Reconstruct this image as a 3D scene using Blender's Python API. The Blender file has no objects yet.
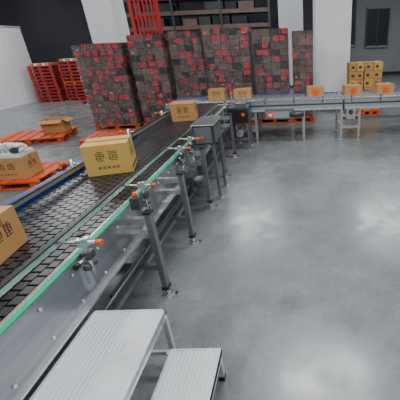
import bpy, bmesh, math, random
from mathutils import Vector, Matrix
random.seed(7)
S=bpy.context.scene
def lin(c):
    return tuple(((v/255)/12.92 if v/255<=0.04045 else (((v/255)+0.055)/1.055)**2.4) for v in c)+(1.0,)
def mat(name,c,rough=0.5,metal=0.0,var=0.12,scale=8.0,bump=0.0,c2=None,coat=0.0,stretch=None,emit=0):
    m=bpy.data.materials.new(name); m.use_nodes=True
    nt=m.node_tree; b=nt.nodes['Principled BSDF']
    b.inputs['Roughness'].default_value=rough; b.inputs['Metallic'].default_value=metal
    b.inputs['Coat Weight'].default_value=coat
    b.inputs['Coat Roughness'].default_value=0.12
    tc=nt.nodes.new('ShaderNodeTexCoord'); mp=nt.nodes.new('ShaderNodeMapping')
    if stretch: mp.inputs['Scale'].default_value=stretch
    nt.links.new(tc.outputs['Object'],mp.inputs['Vector'])
    n=nt.nodes.new('ShaderNodeTexNoise'); n.inputs['Scale'].default_value=scale; n.inputs['Detail'].default_value=5
    nt.links.new(mp.outputs['Vector'],n.inputs['Vector'])
    r=nt.nodes.new('ShaderNodeValToRGB'); r.color_ramp.elements[0].position=0.3; r.color_ramp.elements[1].position=0.7
    a=lin(c)
    if c2: bb=lin(c2)
    else: bb=a
    r.color_ramp.elements[0].color=tuple(v*(1-var) for v in a[:3])+(1,)
    r.color_ramp.elements[1].color=tuple(min(1,v*(1+var)) for v in bb[:3])+(1,)
    nt.links.new(n.outputs['Fac'],r.inputs['Fac']); nt.links.new(r.outputs['Color'],b.inputs['Base Color'])
    if bump>0:
        bp=nt.nodes.new('ShaderNodeBump'); bp.inputs['Strength'].default_value=bump; bp.inputs['Distance'].default_value=0.03
        nt.links.new(n.outputs['Fac'],bp.inputs['Height']); nt.links.new(bp.outputs['Normal'],b.inputs['Normal'])
        nt.links.new(bp.outputs['Normal'],b.inputs['Coat Normal'])
    if emit:
        b.inputs['Emission Color'].default_value=a; b.inputs['Emission Strength'].default_value=emit
    return m
M={}
M['steel']=mat('brushed_steel',(212,215,218),0.27,0.8,0.1,20,stretch=(1,8,1))
M['steeld']=mat('dark_steel',(84,87,91),0.4,0.6,0.15,15)
M['frame']=mat('satin_grey_frame',(125,128,132),0.36,0.5,0.1,6)
M['panel']=mat('side_panel_stainless',(150,153,157),0.26,0.75,0.15,5,stretch=(1,.4,4))
M['alu']=mat('aluminium_tread',(225,228,231),0.36,0.55,0.06,14,stretch=(1,6,1))
M['green']=mat('green_plastic',(40,158,118),0.4,0,0.05)
M['black']=mat('black_plastic',(26,27,30),0.45,0,0.2,20)
M['belt']=mat('belt_plastic',(52,51,54),0.3,0.2,0.35,5)
M['blue']=mat('blue_rail',(26,58,150),0.4,0.0,0.05)
M['orange']=mat('orange_knob',(240,90,28),0.4,0,0.05)
M['opal']=mat('orange_pallet_wood',(215,84,34),0.6,0,0.2,12)
M['rpal']=mat('red_pallet',(165,48,44),0.55,0,0.2,6)
M['carton']=mat('tan_cardboard',(190,142,88),0.75,0,0.08,5)
M['carton2']=mat('yellow_cardboard',(208,166,90),0.75,0,0.08,5)
M['tape']=mat('packing_tape',(160,112,60),0.3,0,0.05)
M['ink']=mat('black_ink',(76,54,36),0.7,0,0.1)
M['inkg']=mat('green_ink',(84,100,40),0.7,0,0.1)
M['dcarton']=mat('wrapped_dark_carton',(66,50,47),0.35,0,0.5,9,0.5,c2=(94,74,69),coat=0.5)
M['dcarton2']=mat('wrapped_dark_carton_b',(40,32,33),0.3,0,0.4,9,0.5,coat=.6)
M['dcarton3']=mat('wrapped_dark_carton_c',(108,86,78),0.35,0,0.4,9,0.5,coat=.6)
M['red']=mat('red_print',(195,26,50),0.35,0,0.3,9,0.3,coat=0.5)
M['white']=mat('white_plastic',(225,226,226),0.5,0,0.06)
M['colw']=mat('white_column_paint',(245,246,248),0.6,0,0.03,1.5)
M['colg']=mat('grey_column_paint',(190,192,196),0.7,0,0.04,1.5)
M['wall']=mat('back_wall_paint',(80,81,88),0.8,0,0.15,0.6)
M['walll']=mat('light_wall_paint',(240,242,246),0.7,0,0.03,0.6)
M['wallg']=mat('grey_wall_paint',(150,152,158),0.8,0,0.06,0.6)
M['dark']=mat('dark_panel',(38,40,46),0.5,0,0.15,2)
M['brown']=mat('brown_beam',(118,98,90),0.6,0,0.15,3)
M['redp']=mat('red_paint',(185,44,42),0.5,0,0.15,3)
M['lamp']=mat('lamp_diffuser',(255,255,255),0.5,0,0,emit=3)
fl=bpy.data.materials.new('stretch_wrap_film'); fl.use_nodes=True; nt=fl.node_tree
out=nt.nodes['Material Output']; nt.nodes.remove(nt.nodes['Principled BSDF'])
tr=nt.nodes.new('ShaderNodeBsdfTransparent'); gl=nt.nodes.new('ShaderNodeBsdfGlossy'); gl.inputs['Roughness'].default_value=.12
ms=nt.nodes.new('ShaderNodeMixShader'); ms.inputs[0].default_value=.06
tc=nt.nodes.new('ShaderNodeTexCoord'); mp=nt.nodes.new('ShaderNodeMapping'); mp.inputs['Scale'].default_value=(1,1,1.6)
n=nt.nodes.new('ShaderNodeTexNoise'); n.inputs['Scale'].default_value=9; n.inputs['Detail'].default_value=4; n.inputs['Distortion'].default_value=.8
bp=nt.nodes.new('ShaderNodeBump'); bp.inputs['Strength'].default_value=1; bp.inputs['Distance'].default_value=.12
nt.links.new(tc.outputs['Object'],mp.inputs['Vector']); nt.links.new(mp.outputs['Vector'],n.inputs['Vector']); nt.links.new(n.outputs['Fac'],bp.inputs['Height'])
nt.links.new(bp.outputs['Normal'],gl.inputs['Normal']); nt.links.new(tr.outputs[0],ms.inputs[1]); nt.links.new(gl.outputs[0],ms.inputs[2]); nt.links.new(ms.outputs[0],out.inputs['Surface'])
M['film']=fl
# floor
fm=bpy.data.materials.new('polished_concrete'); fm.use_nodes=True; nt=fm.node_tree; b=nt.nodes['Principled BSDF']
tc=nt.nodes.new('ShaderNodeTexCoord')
n1=nt.nodes.new('ShaderNodeTexNoise'); n1.inputs['Scale'].default_value=1.1; n1.inputs['Detail'].default_value=10; n1.inputs['Roughness'].default_value=0.66; n1.inputs['Distortion'].default_value=.5
n2=nt.nodes.new('ShaderNodeTexNoise'); n2.inputs['Scale'].default_value=26; n2.inputs['Detail'].default_value=6
n3=nt.nodes.new('ShaderNodeTexNoise'); n3.inputs['Scale'].default_value=4; n3.inputs['Detail'].default_value=5
for n in (n1,n2,n3): nt.links.new(tc.outputs['Object'],n.inputs['Vector'])
r1=nt.nodes.new('ShaderNodeValToRGB'); r1.color_ramp.elements[0].position=0.34; r1.color_ramp.elements[1].position=0.68
r1.color_ramp.elements[0].color=lin((102,107,110)); r1.color_ramp.elements[1].color=lin((132,137,139))
mx=nt.nodes.new('ShaderNodeMix'); mx.data_type='RGBA'; mx.blend_type='OVERLAY'; mx.inputs['Factor'].default_value=0.3
nt.links.new(n1.outputs['Fac'],r1.inputs['Fac']); nt.links.new(r1.outputs['Color'],mx.inputs['A']); nt.links.new(n2.outputs['Fac'],mx.inputs['B'])
nt.links.new(mx.outputs['Result'],b.inputs['Base Color'])
mr=nt.nodes.new('ShaderNodeMapRange'); mr.inputs['From Min'].default_value=.3; mr.inputs['From Max'].default_value=.7; mr.inputs['To Min'].default_value=0.19; mr.inputs['To Max'].default_value=0.34
nt.links.new(n3.outputs['Fac'],mr.inputs['Value']); nt.links.new(mr.outputs['Result'],b.inputs['Roughness'])
b.inputs['Specular IOR Level'].default_value=.75
M['floor']=fm

CU=[(-.5,-.5,-.5),(.5,-.5,-.5),(.5,.5,-.5),(-.5,.5,-.5),(-.5,-.5,.5),(.5,-.5,.5),(.5,.5,.5),(-.5,.5,.5)]
CF=[(3,2,1,0),(4,5,6,7),(0,1,5,4),(1,2,6,5),(2,3,7,6),(3,0,4,7)]
class B:
    def __init__(s,name):
        s.name=name; s.bm=bmesh.new(); s.mats=[]
    def mi(s,k):
        if k not in s.mats: s.mats.append(k)
        return s.mats.index(k)
    def _fin(s,geom,k,M4):
        bmesh.ops.transform(s.bm,matrix=M4,verts=geom)
        i=s.mi(k); fs=set()
        for v in geom:
            for f in v.link_faces: fs.add(f)
        for f in fs: f.material_index=i
        return fs
    def box(s,x0,x1,y0,y1,z0,z1,k,rot=None):
        m=Matrix.Translation(((x0+x1)/2,(y0+y1)/2,(z0+z1)/2))
        if rot: m=m@rot
        m=m@Matrix.Diagonal((abs(x1-x0),abs(y1-y0),abs(z1-z0),1))
        i=s.mi(k); vs=[s.bm.verts.new(m@Vector(c)) for c in CU]
        for f in CF: s.bm.faces.new([vs[q] for q in f]).material_index=i
    def cyl(s,p0,p1,r,k,seg=14,r2=None):
        p0=Vector(p0);p1=Vector(p1);d=p1-p0
        g=bmesh.ops.create_cone(s.bm,cap_ends=True,segments=seg,radius1=r,radius2=r if r2 is None else r2,depth=d.length)['verts']
        m=Matrix.Translation((p0+p1)/2)@d.to_track_quat('Z','Y').to_matrix().to_4x4()
        for f in s._fin(g,k,m):
            if len(f.verts)==4: f.smooth=True
    def sph(s,c,r,k,sc=(1,1,1)):
        g=bmesh.ops.create_uvsphere(s.bm,u_segments=14,v_segments=9,radius=r)['verts']
        for f in s._fin(g,k,Matrix.Translation(c)@Matrix.Diagonal((*sc,1))): f.smooth=True
    def done(s,bevel=0.0,loc=(0,0,0),rz=0):
        me=bpy.data.meshes.new(s.name); s.bm.to_mesh(me); s.bm.free()
        for k in s.mats: me.materials.append(M[k])
        o=bpy.data.objects.new(s.name,me); S.collection.objects.link(o)
        o.location=loc; o.rotation_euler=(0,0,rz)
        if bevel:
            md=o.modifiers.new('bevel','BEVEL'); md.width=bevel; md.segments=2; md.limit_method='ANGLE'
        return o

# ---------- room ----------
b=B('floor'); b.box(-17,10,-5,21,-0.2,0,'floor'); b.done()
b=B('wall_back'); b.box(-17,2.0,20.6,20.8,0,6.5,'wall'); b.box(2.0,10,20.6,20.8,0,6.5,'wallg')
b.box(-17,10,20.5,20.6,0,0.15,'dark'); b.done()
b=B('wall_left'); b.box(-17.2,-17,-5,20.8,0,6.5,'wall'); b.done()
b=B('wall_right'); b.box(10,10.2,-5,20.8,0,6.5,'wallg'); b.done()
b=B('wall_front'); b.box(-17,10,-5.2,-5,0,6.5,'wallg'); b.done()
b=B('ceiling'); b.box(-17,10,-5,20.8,6.5,6.7,'wallg'); b.done()
b=B('wall_partition'); b.box(-11.35,-11.15,-4,15.2,0,2.85,'walll'); b.box(-11.37,-11.13,-4,15.22,2.85,2.9,'colg')
for i in range(10): b.box(-11.155,-11.145,-3+i*1.9,-2.98+i*1.9,0,2.85,'colg')
b.done()
def column(x0,x1,y0,k):
    b=B('structural_column'); b.box(x0,x1,y0,y0+(x1-x0),0,6.5,k)
    b.box(x0-.02,x1+.02,y0-.02,y0+(x1-x0)+.02,0,0.12,'dark'); b.done(0.02)
column(-5.75,-4.95,10.5,'colw'); column(0.66,1.68,10.5,'colw'); column(-.55,.5,16,'colg')
for i,(x0,x1,z0,z1) in enumerate([(2.6,3.5,1.6,4.4),(4.1,5.3,1.5,3.4),(7.4,9,1.6,4.2)]):
    b=B('window_%d'%(i+1)); b.box(x0,x1,20.5,20.58,z0,z1,'dark')
    for xx in (x0,(x0+x1)/2,x1): b.box(xx-.03,xx+.03,20.45,20.56,z0,z1,'steeld')
    b.box(x0,x1,20.45,20.56,z1-.05,z1+.05,'wallg'); b.box(x0,x1,20.45,20.56,z0-.05,z0+.05,'wallg'); b.done()

b=B('storage_rack')
for x in (-7.6,-5.4,-3.2,-1.0):
    for y in (17.2,18.2): b.box(x-.05,x+.05,y-.05,y+.05,0,4.6,'steeld')
    for z in (0.6,1.5,2.4,3.3): b.box(x-.03,x+.03,17.2,18.2,z,z+.06,'steeld')
for z in (1.9,2.6,3.2,3.8):
    for y in (17.2,18.2): b.box(-7.6,-1.0,y-.04,y+.04,z,z+.14,'brown')
    b.box(-7.55,-1.05,17.2,18.2,z+.14,z+.17,'brown')
for z in (2.07,2.77,3.37):
    x=-7.4
    while x<-1.5:
        w=random.uniform(.5,.9)
        if random.random()<.7: b.box(x,x+w,17.3,18.1,z,z+random.uniform(.25,.42),random.choice(['dark','brown','steeld','dark']))
        x+=w+.1
b.done()
b=B('forklift')
X0=-6.0;Y0=14.2
b.box(X0-.05,X0+.09,Y0-.08,Y0+.08,0.1,4.4,'redp'); b.box(X0+.9,X0+1.04,Y0-.08,Y0+.08,0.1,4.4,'redp')
for z in (.5,1.5,2.3,2.9,3.5,4.2): b.box(X0,X0+1,Y0-.05,Y0+.05,z,z+.12,'redp')
for i in range(5): b.box(X0+.18+i*.15,X0+.25+i*.15,Y0-.09,Y0-.05,2.3,4.2,'redp')
b.box(X0+.05,X0+.92,Y0+.1,Y0+1.9,.25,1.1,'redp'); b.box(X0+.1,X0+.87,Y0+1.1,Y0+1.8,1.1,1.35,'black')
for xx in (X0+.1,X0+.85):
    b.box(xx-.03,xx+.03,Y0+.2,Y0+.26,1.1,2.2,'dark'); b.box(xx-.03,xx+.03,Y0+1.4,Y0+1.46,1.1,2.2,'dark')
b.box(X0+.05,X0+.92,Y0+.15,Y0+1.5,2.2,2.25,'dark')
for xx in (X0-.02,X0+.87):
    for yy in (Y0+.35,Y0+1.6): b.cyl((xx,yy,.27),(xx+.15,yy,.27),.27,'black',20)
for xx in (X0+.2,X0+.7): b.box(xx,xx+.1,Y0-1.1,Y0-.05,.08,.13,'steeld')
b.done(0.01)

def pallet_into(b,x0,x1,y0,y1,z0,k,h=0.14):
    n=6; w=(x1-x0)
    for i in range(3):
        y=y0+(y1-y0)*(.06+.44*i)
        b.box(x0,x1,y-.04,y+.04,z0,z0+.02,k)
        for j in range(3):
            x=x0+w*(.06+.44*j); b.box(x-.05,x+.05,y-.045,y+.045,z0+.02,z0+h-.04,k)
        b.box(x0,x1,y-.045,y+.045,z0+h-.04,z0+h-.02,k)
    for i in range(n):
        x=x0+w*(i+.5)/n; b.box(x-w/n*.42,x+w/n*.42,y0,y1,z0+h-.02,z0+h,k)
def stack(x0,x1,y0,y1,top,redp,name='carton_pallet_stack'):
    b=B(name)
    pallet_into(b,x0-.03,x1+.03,y0-.03,y1+.03,0,'opal')
    nx=max(3,round((x1-x0)/.2)); ny=max(2,round((y1-y0)/.26)); nz=round((top-.14)/.155)
    dx=(x1-x0)/nx; dy=(y1-y0)/ny; dz=(top-.14)/nz
    redcols=[random.random()<.5 for _ in range(nx)]
    for k in range(nz):
        for i in range(nx):
            for j in range(ny):
                if 0<i<nx-1 and 0<j<ny-1 and k<nz-1: continue
                if k==nz-1 and random.random()<.12: continue
                jx=random.uniform(-.01,.01); jy=random.uniform(-.015,.015)
                a0=x0+i*dx+.003+jx;a1=x0+(i+1)*dx-.005+jx;b0=y0+j*dy+.004+jy;b1=y0+(j+1)*dy-.006+jy
                c0=.14+k*dz+.001;c1=.14+(k+1)*dz-.005
                b.box(a0,a1,b0,b1,c0,c1,random.choice(['dcarton','dcarton','dcarton','dcarton2','dcarton3']))
                if random.random()<redp*(1.7 if redcols[i] else .5):
                    u=random.choice([0,.3]); 
                    b.box(a0+dx*u,a0+dx*(u+.6),b0-.004,b0,c0+dz*.2,c1-dz*.02,'red')
                    b.box(a1,a1+.004,b0+dy*.1,b0+dy*.6,c0+dz*.3,c1-dz*.05,'red')
                if random.random()<.06: b.box(a0+.04,a0+.1,b0-.004,b0,c0+.03,c0+.08,'carton')
    e=.028
    for (p,q,r,s) in ((x0-e,x1+e,y0-e,y0-e+.001),(x0-e,x1+e,y1+e,y1+e+.001),(x0-e,x0-e+.001,y0-e,y1+e),(x1+e,x1+e+.001,y0-e,y1+e)):
        b.box(p,q,r,s,.15,top-.03,'film')
    b.done(0)
stack(-5.3,-4.15,8.75,9.85,2.1,.16)
stack(-3.98,-3.14,8.8,9.9,2.25,.45)
stack(-3.05,-2.25,9.0,10.1,2.3,.36)
stack(-2.15,-1.05,8.8,9.95,2.32,.28)
stack(-.95,-.1,8.9,10,2.27,.2)
stack(0,.5,8.9,10,2.2,.22)

def glyphs(b,face,x0,x1,z0,z1,d,k,n,rows=1):
    cw=(x1-x0)/n; ch=(z1-z0)/rows
    for r in range(rows):
        for i in range(n):
            a=x0+i*cw+cw*.1; w=cw*.8; zb=z0+r*ch+ch*.08; h=ch*.84; t=h*.075
            st=[(a+w*random.uniform(0,.3),a+w*random.uniform(.7,1),zb+h*q,zb+h*q+t) for q in (.0,.24,.5,.72,.9)]
            st+=[(a+w*q,a+w*q+t,zb+h*random.uniform(0,.4),zb+h*random.uniform(.6,1)) for q in (.12,.48,.82)]
            for (p,q,s,u) in st:
                if face=='f': b.box(p,q,d-.0015,d,s,u,k)
                else: b.box(d,d+.0015,p,q,s,u,k)
def carton(loc,size,rz=0,k='carton',ink='ink',name='cardboard_box',txt=True,open_=False,orange=False):
    b=B(name); w,d,h=size; x=w/2;y=d/2
    if open_:
        t=.008
        b.box(-x,x,-y,-y+t,0,h,k);b.box(-x,x,y-t,y,0,h,k);b.box(-x,-x+t,-y,y,0,h,k);b.box(x-t,x,-y,y,0,h,k);b.box(-x,x,-y,y,0,t,k)
        b.box(-x,x,-y-.13,-y,h-.04,h-.032,k,Matrix.Rotation(.5,4,'X')); b.box(x,x+.13,-y,y,h-.04,h-.032,k,Matrix.Rotation(.5,4,'Y'))
        b.box(-x+.05,x-.05,-y+.05,y-.05,t,h*.8,'white')
    else:
        b.box(-x,x,-y,y,0,h,k)
        b.box(-x-.001,x+.001,-.025,.025,h,h+.0015,'tape')
        b.box(x,x+.0015,-.025,.025,h*.75,h,'tape'); b.box(-x-.0015,-x,-.025,.025,h*.75,h,'tape')
        b.box(-x,x,-.002,.002,h+.0015,h+.002,'ink')
    if txt:
        glyphs(b,'f',-x+w*.22,x-w*.22,h*.45,h*.82,-y,ink,2)
        glyphs(b,'f',-x+w*.25,x-w*.25,h*.2,h*.3,-y,ink,5)
        glyphs(b,'r',-y+d*.22,y-d*.22,h*.4,h*.78,x,ink,2)
        if k=='carton2': b.box(x,x+.001,-y+.02,y-.02,h*.08,h*.2,'inkg')
    if orange:
        b.cyl((0,-y-.004,h*.42),(0,-y,h*.42),h*.36,'orange',20)
    b.done(0.004,loc,rz)
BZ=0.862
carton((-1.95,1.68,BZ),(.34,.32,.26),.12)
carton((-1.885,3.22,BZ),(.41,.34,.30),.3,'carton2','inkg')
carton((-1.83,5.6,BZ),(.38,.32,.28),.15)
carton((-1.66,7.5,.885),(.34,.3,.22),.0)
for x in (-1.1,.47,1.27,1.95): 
    carton((x,7.5,.885),(.36,.30,.2),random.uniform(-.1,.1),orange=x>0,txt=x<0)

b=B('orange_pallet'); pallet_into(b,-.75,.75,-.55,.55,0,'opal'); b.done(0.003,(-6.35,8.0,0),.25)
carton((-5.95,8.2,.142),(.5,.4,.32),.2,open_=True,txt=False)
b=B('orange_pallet'); pallet_into(b,-.62,.62,-.5,.5,0,'opal'); b.done(0.003,(-4.75,5.25,0),.05)
carton((-4.6,5.1,.142),(.55,.42,.34),.1,txt=True)
carton((-5.17,5.35,.142),(.28,.42,.3),0.05,txt=False)
b=B('orange_pallet'); pallet_into(b,-.5,.5,-.4,.4,0,'opal'); b.done(0.003,(-4.35,7.6,0),.0)
b=B('white_plastic_parts')
for i in range(26):
    p=(random.uniform(-.2,.2),random.uniform(-.13,.13),random.uniform(.06,.18))
    if i%3==0: b.sph(p,.06,'white',(1.2,.8,.6))
    elif i%3==1:
        a=random.uniform(0,3); b.cyl(p,(p[0]+.1*math.cos(a),p[1]+.08*math.sin(a),p[2]+.03),.035,'white',10)
    else: b.box(p[0]-.05,p[0]+.05,p[1]-.04,p[1]+.04,p[2]-.03,p[2]+.03,'steeld' if i%2 else 'white',Matrix.Rotation(random.uniform(0,3),4,'Z'))
b.box(-.25,.25,-.19,.19,0,.06,'white')
b.done(0.004,(-4.6,5.1,.485),.1)
for (x,y,n,rz) in ((-10.3,14.7,11,.1),(-9.15,14.9,12,-.08)):
    b=B('red_pallet_stack')
    for i in range(n):
        o=random.uniform(-.03,.03)
        pallet_into(b,-.48+o,.48+o,-.4,.4,i*.13,'rpal' if random.random()<.85 else 'opal',.125)
    for i in range(5): b.box(-.4+i*.16,-.3+i*.16,-.3,.3,n*.13-.005,n*.13+.08,'white' if i%2 else 'carton')
    b.done(0,(x,y,0),rz)
b=B('hand_pallet_truck')
for x in (-.2,.2): b.box(x-.08,x+.08,-.2,.95,.07,.13,'redp'); b.cyl((x-.03,-.1,.05),(x+.03,-.1,.05),.05,'black')
b.box(-.28,.28,.95,1.1,.07,.35,'redp'); b.cyl((0,1.05,.3),(0,1.2,1.15),.025,'redp'); b.cyl((-.18,1.2,1.18),(.18,1.2,1.18),.02,'black')
b.cyl((-.05,1.05,.1),(.05,1.05,.1),.1,'black'); b.done(0.004,(-8.2,13.7,0),0)
for (x,y,w) in ((1.7,9.65,.38),(2.17,9.75,.48)):
    b=B('tan_carton_stack'); pallet_into(b,-w/2,w/2,-.25,.25,0,'opal')
    for k in range(6):
        for i in (0,1):
            z=.14+k*.21; j=random.uniform(-.01,.01)
            b.box(-w/2+i*w/2+j,-.005+i*w/2+j,-.24,.24,z+.002,z+.205,'carton' if (i+k)%3 else 'carton2'); b.box(-w/2+.05+i*w/2,-w/2+.13+i*w/2,-.242,-.24,z+.06,z+.13,'ink')
    b.done(0.005,(x,y,0))

# ---------- main conveyor ----------
b=B('belt_conveyor')
YA,YB=-.6,6.95; XL,XR=-2.26,-1.36
zt=.85
for x in (XL,XR):
    s=1 if x==XR else -1
    b.box(x-.015,x+.015,YA,YB,zt-.31,zt,'panel')
    b.box(x-.015 if s>0 else x-.05,x+.05 if s>0 else x+.015,YA,YB,zt-.32,zt-.305,'steel')
b.box(XR-.018,XR+.016,YA,YB,zt,zt+.012,'green'); b.box(XR-.045,XR-.018,YA,YB,zt-.02,zt+.01,'steel')
b.box(XL-.09,XL+.025,YA,4.6,zt-.02,zt+.05,'blue'); b.box(XL-.03,XL+.02,4.6,YB,zt,zt+.03,'steel')
b.box(XL+.03,XR-.05,YA,YB,zt-.09,zt-.06,'black')
b.box(XL+.05,XR-.06,YA,YB,zt-.25,zt-.23,'black')
pitch=.038; y=YA+.02; r=0
while y<YB-.05:
    nb=13; w=(XR-XL-.09)/nb
    for i in range(nb):
        xx=XL+.04+i*w
        off=.0 if (i+r)%2 else pitch*.2
        b.box(xx+.004,xx+w-.004,y+off,y+off+pitch*.78,zt-.03,zt+.008,'belt')
    b.box(XL+.04,XR-.05,y,y+pitch*.9,zt-.03,zt-.012,'black')
    y+=pitch; r+=1
for (x,h) in ((XR-.11,.09),(XL+.1,.09)):
    b.box(x-.008,x+.008,YA,YB-.3,zt+h-.02,zt+h+.018,'steel'); b.box(x-.016,x+.016,YA,YB-.3,zt+h+.018,zt+h+.027,'black')
for i in range(26):
    yy=YA+.2+i*.28
    for zz in (zt-.06,zt-.26): b.cyl((XR+.014,yy,zz),(XR+.024,yy,zz),.01,'steel',8)
for yy in (2.75,4.35,5.95): b.box(XR+.013,XR+.025,yy-.09,yy+.09,zt-.28,zt-.02,'panel')
b.cyl((XR+.06,YA,.42),(XR+.06,YB,.42),.018,'steeld'); b.cyl((XR+.1,1.7,.5),(XR+.1,YB,.5),.012,'black')
b.box(XR+.02,XR+.05,1.6,YB,.28,.32,'frame')
b.box(XL,XL+.03,YA,YB,.28,.33,'frame')
def foot(b,x,y):
    b.cyl((x,y,.0),(x,y,.012),.055,'steel',16); b.box(x-.05,x+.11,y-.035,y+.035,0,.01,'steel'); b.cyl((x+.08,y,.01),(x+.08,y,.025),.014,'steeld',8)
    b.cyl((x,y,.01),(x,y,.1),.012,'steel',10); b.cyl((x,y,.03),(x,y,.045),.024,'steel',6)
XG=-1.17
for yl in (-.3,2.28,3.12,4.0,5.1,6.1):
    for x in (XG,XL-.12):
        b.box(x-.022,x+.022,yl-.03,yl+.03,.08,zt-.02,'frame'); foot(b,x,yl)
        b.box(x-.03,x+.03,yl-.037,yl+.037,.075,.1,'black')
        b.box(x-.03,x+.03,yl-.037,yl+.037,zt-.03,zt-.015,'black')
    b.box(XR,XG,yl-.025,yl+.025,zt-.12,zt-.07,'steel'); b.box(XR,XG,yl-.025,yl+.025,zt-.25,zt-.2,'steel')
    b.box(XL-.12,XL,yl-.025,yl+.025,zt-.12,zt-.07,'steel')
    b.box(XL-.12,XG,yl-.02,yl+.02,.28,.33,'frame')
    b.box(XL,XR,yl-.02,yl+.02,zt-.36,zt-.32,'frame')
def bracket(b,y):
    x=XR+.06
    b.box(x-.045,x-.03,y-.05,y+.05,zt-.24,zt-.02,'steel')
    b.cyl((x-.03,y-.03,zt-.08),(x+.015,y-.03,zt-.08),.014,'steeld',8); b.cyl((x-.03,y+.03,zt-.08),(x+.015,y+.03,zt-.08),.014,'steeld',8)
    b.cyl((x,y,zt-.22),(x,y,zt+.14),.013,'steel')
    b.box(x-.03,x+.03,y-.03,y+.03,zt-.02,zt+.03,'steeld')
    b.box(x-.03,x+.03,y-.025,y+.025,zt+.07,zt+.12,'steel')
    b.cyl((x-.2,y,zt+.095),(x+.08,y,zt+.095),.010,'steel',10)
    b.cyl((x+.08,y,zt+.095),(x+.12,y,zt+.095),.015,'orange',12)
    b.cyl((x,y,zt+.14),(x,y,zt+.155),.022,'black',10)
    b.cyl((x,y-.03,zt+.0),(x,y-.1,zt+.0),.009,'steel',8); b.cyl((x,y-.1,zt+0),(x,y-.13,zt+0),.018,'black',10)
for y in (.6,1.68,2.55,3.6,4.0,5.3,6.4): bracket(b,y)
for y in (.6,1.9,3.2,4.5,5.8): 
    x=XL-.04; b.cyl((x,y,zt-.18),(x,y,zt+.13),.012,'steel'); b.cyl((x-.08,y,zt+.09),(x+.14,y,zt+.09),.01,'steel'); b.cyl((x-.12,y,zt+.09),(x-.08,y,zt+.09),.02,'orange')
for y in (2.35,):
    b.box(XR+.05,XR+.12,y-.04,y+.04,zt-.02,zt+.08,'steeld'); b.cyl((XR+.085,y,zt+.08),(XR+.085,y,zt+.12),.014,'orange',10)
b.cyl((XR+.05,3.7,.5),(XR+.24,3.7,.5),.07,'steeld',18); b.box(XR+.03,XR+.14,3.57,3.83,.4,.6,'steeld')
conv=b.done()

b=B('conveyor_control_box')
b.box(-1.32,-1.06,4.22,4.7,.8,1.05,'steeld'); b.box(-1.34,-1.03,4.19,4.73,1.05,1.065,'panel')
b.box(-1.30,-1.08,4.21,4.22,.82,1.03,'frame'); b.cyl((-1.2,4.21,.9),(-1.2,4.19,.9),.02,'orange')
b.box(-1.06,-1.05,4.27,4.65,.82,1.02,'frame')
for y in (4.25,4.66): b.box(-1.11,-1.07,y,y+.04,.01,.8,'frame'); b.box(-1.14,-1.04,y-.03,y+.07,0,.012,'steel')
b.done(0.006)

b=B('roller_conveyor')
y0,y1=7.1,7.9; xa,xb=-2.7,4.6; z=.86
for (p,q) in ((xa,1.02),(1.06,xb)):
    b.box(p,q,y0-.015,y0+.015,z-.2,z+.02,'steel'); b.box(p,q,y0-.05,y0,z-.2,z-.185,'steel'); b.box(p,q,y0-.04,y0+.015,z+.01,z+.022,'steel')
    b.box(p,q,y1-.015,y1+.015,z-.2,z+.02,'steel'); b.box(p,q,y1-.01,y1+.01,z+.02,z+.035,'blue')
b.box(xa,xb,y0-.02,y0-.015,z-.1,z-.07,'steeld')
b.box(-1.3,xb,y0+.0,y0+.02,z+.05,z+.075,'steel')
b.box(xa,xb,y0+.02,y1-.02,z-.16,z-.14,'steeld')
x=xa+.05
while x<xb:
    b.cyl((x,y0+.01,z),(x,y1-.01,z),.024,'steel' ,10); x+=.065
x=-1.2
while x<xb:
    b.box(x-.01,x+.01,y0-.03,y0-.015,z-.05,z+.07,'steeld'); x+=.6
for x in (-2.5,-1.2,-.82,.2,1.0,1.38,2.6,3.8):
    for y in (y0,y1):
        b.box(x-.025,x+.025,y-.025,y+.025,.06,z-.18,'steel'); b.cyl((x,y,0),(x,y,.012),.05,'steel'); b.cyl((x,y,.01),(x,y,.08),.012,'steel')
    b.box(x-.02,x+.02,y0,y1,.25,.3,'steel')
for (p,q) in ((-1.2,-.82),(1.0,1.38)): 
    b.box(p,q,y0-.02,y0+.02,.25,.3,'steel'); b.box(p,q,y0-.02,y0+.02,.5,.55,'steel')
b.box(-.62,.0,y0-.06,y0+.1,.5,z-.15,'panel'); b.box(-.58,-.04,y0-.07,y0-.06,.53,.66,'steel')
b.cyl((-.5,y0-.11,.6),(-.5,y0-.06,.6),.065,'orange',20); b.cyl((-.5,y0-.12,.6),(-.5,y0-.11,.6),.035,'white',16)
b.cyl((-.1,y0-.1,.6),(.2,y0-.1,.6),.055,'steeld',16)
b.cyl((1.19,y0-.08,.6),(1.19,y0-.02,.6),.05,'steeld',16); b.box(1.1,1.28,y0-.06,y0,.45,.68,'steel')
b.box(1.0,xb,y0+.05,y0+.09,.42,.47,'frame')
b.done()
b=B('transfer_unit')
b.box(-1.3,-.9,6.55,6.98,.55,.85,'steeld'); b.box(-1.28,-.92,6.53,6.55,.58,.82,'black')
for x in (-1.27,-.93):
    for y in (6.58,6.95): b.box(x-.02,x+.02,y-.02,y+.02,0,.55,'frame'); b.cyl((x,y,0),(x,y,.012),.045,'steel')
b.box(-1.27,-.93,6.57,6.61,.2,.24,'frame'); b.cyl((-1.1,6.5,.35),(-1.1,6.8,.35),.07,'steel',18)
b.cyl((-1.0,6.5,.72),(-1.0,6.53,.72),.035,'orange'); b.cyl((-1.2,6.6,.85),(-1.2,6.6,1.1),.012,'steel'); b.cyl((-1.2,6.6,1.1),(-1.2,6.6,1.14),.025,'orange')
b.box(-1.15,-.95,6.56,6.8,.85,.93,'panel'); b.cyl((-.98,6.7,.93),(-.98,6.7,1.02),.03,'steel')
t=b.done(0.004); t.parent=conv

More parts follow.
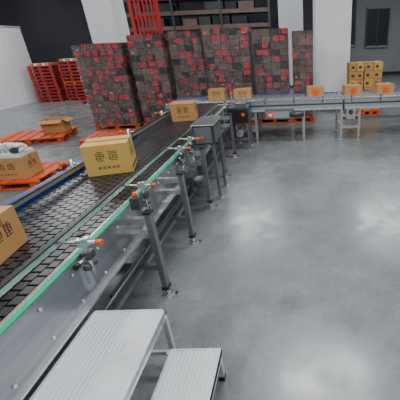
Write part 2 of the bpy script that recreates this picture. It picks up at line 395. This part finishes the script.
b=B('aluminium_step_platform')
def tread(x0,x1,y0,y1,z):
    b.box(x0,x1,y0,y1,z-.04,z-.006,'alu')
    n=int((x1-x0)/.024)
    for i in range(n):
        x=x0+(x1-x0)*(i+.5)/n; b.box(x-.0065,x+.0065,y0+.012,y1-.012,z-.006,z,'alu')
    b.box(x0,x1,y0,y0+.012,z-.05,z+.001,'alu'); b.box(x0,x1,y1-.012,y1,z-.05,z+.001,'alu')
    b.box(x0,x0+.012,y0,y1,z-.06,z+.001,'alu'); b.box(x1-.012,x1,y0,y1,z-.06,z+.001,'alu')
ya,yb=.62,1.57
tread(-1.305,-.85,ya,yb,.5); tread(-.83,-.505,ya+.02,yb-.1,.26)
for y in (ya+.02,yb-.02):
    b.box(-.875,-.845,y-.015,y+.015,.02,.46,'alu'); b.box(-1.28,-1.25,y-.015,y+.015,.02,.46,'alu')
    b.box(-.88,-.84,y-.02,y+.02,0,.03,'black'); b.box(-1.285,-1.245,y-.02,y+.02,0,.03,'black')
    b.box(-1.26,-.86,y-.01,y+.01,.12,.15,'alu')
for y in (ya+.04,yb-.12):
    b.box(-.54,-.51,y-.015,y+.015,.02,.22,'alu'); b.box(-.545,-.505,y-.02,y+.02,0,.03,'black')
    b.box(-.86,-.53,y-.01,y+.01,.1,.13,'alu')
    b.box(-.848,-.82,y-.015,y+.015,.2,.255,'alu')
b.done(0.0)

for i,(x,y,e) in enumerate([(-6,1,.8),(-1,1.5,1),(3.5,2.5,.9),(-6,7,.7),(.6,5.6,.95),(6,7,.8),(-9,12,1.4),(-2,13.5,1.0),(4,13.5,1.2),(-3,-2.5,1),(3,-2.5,.9),(-13.5,17,.4)]):
    f=B('ceiling_lamp'); f.box(-1,1,-.15,.15,.03,.1,'white'); f.box(-.95,.95,-.12,.12,.02,.03,'lamp'); f.cyl((-.6,0,.1),(-.6,0,.7),.01,'steel',6); f.cyl((.6,0,.1),(.6,0,.7),.01,'steel',6)
    o=f.done(0,(x,y,5.8))
    L=bpy.data.lights.new('lamp_light','AREA'); L.shape='RECTANGLE'; L.size=2.2; L.size_y=1.2; L.energy=170*e; L.color=(.97,.99,1)
    lo=bpy.data.objects.new('lamp_light',L); S.collection.objects.link(lo); lo.parent=o; lo.location=(0,0,0)
w=bpy.data.worlds.new('world'); S.world=w; w.use_nodes=True; w.node_tree.nodes['Background'].inputs['Color'].default_value=(.5,.55,.6,1); w.node_tree.nodes['Background'].inputs['Strength'].default_value=.5

F=Vector((2,-160,330)).normalized(); N=Vector((27,(2*27+330*330)/160,330)).normalized(); R=N.cross(F)
e=[Vector((R[i],F[i],-N[i])) for i in range(3)]
cam=bpy.data.cameras.new('camera'); co=bpy.data.objects.new('camera',cam); S.collection.objects.link(co)
X=e[0];Y=-e[1];Z=-e[2]
m=Matrix(((X[0],Y[0],Z[0],0),(X[1],Y[1],Z[1],0),(X[2],Y[2],Z[2],2.0),(0,0,0,1)))
co.matrix_world=m
cam.sensor_width=36; cam.lens=330/400*36; cam.shift_x=-90/400; cam.clip_start=.02
S.camera=co
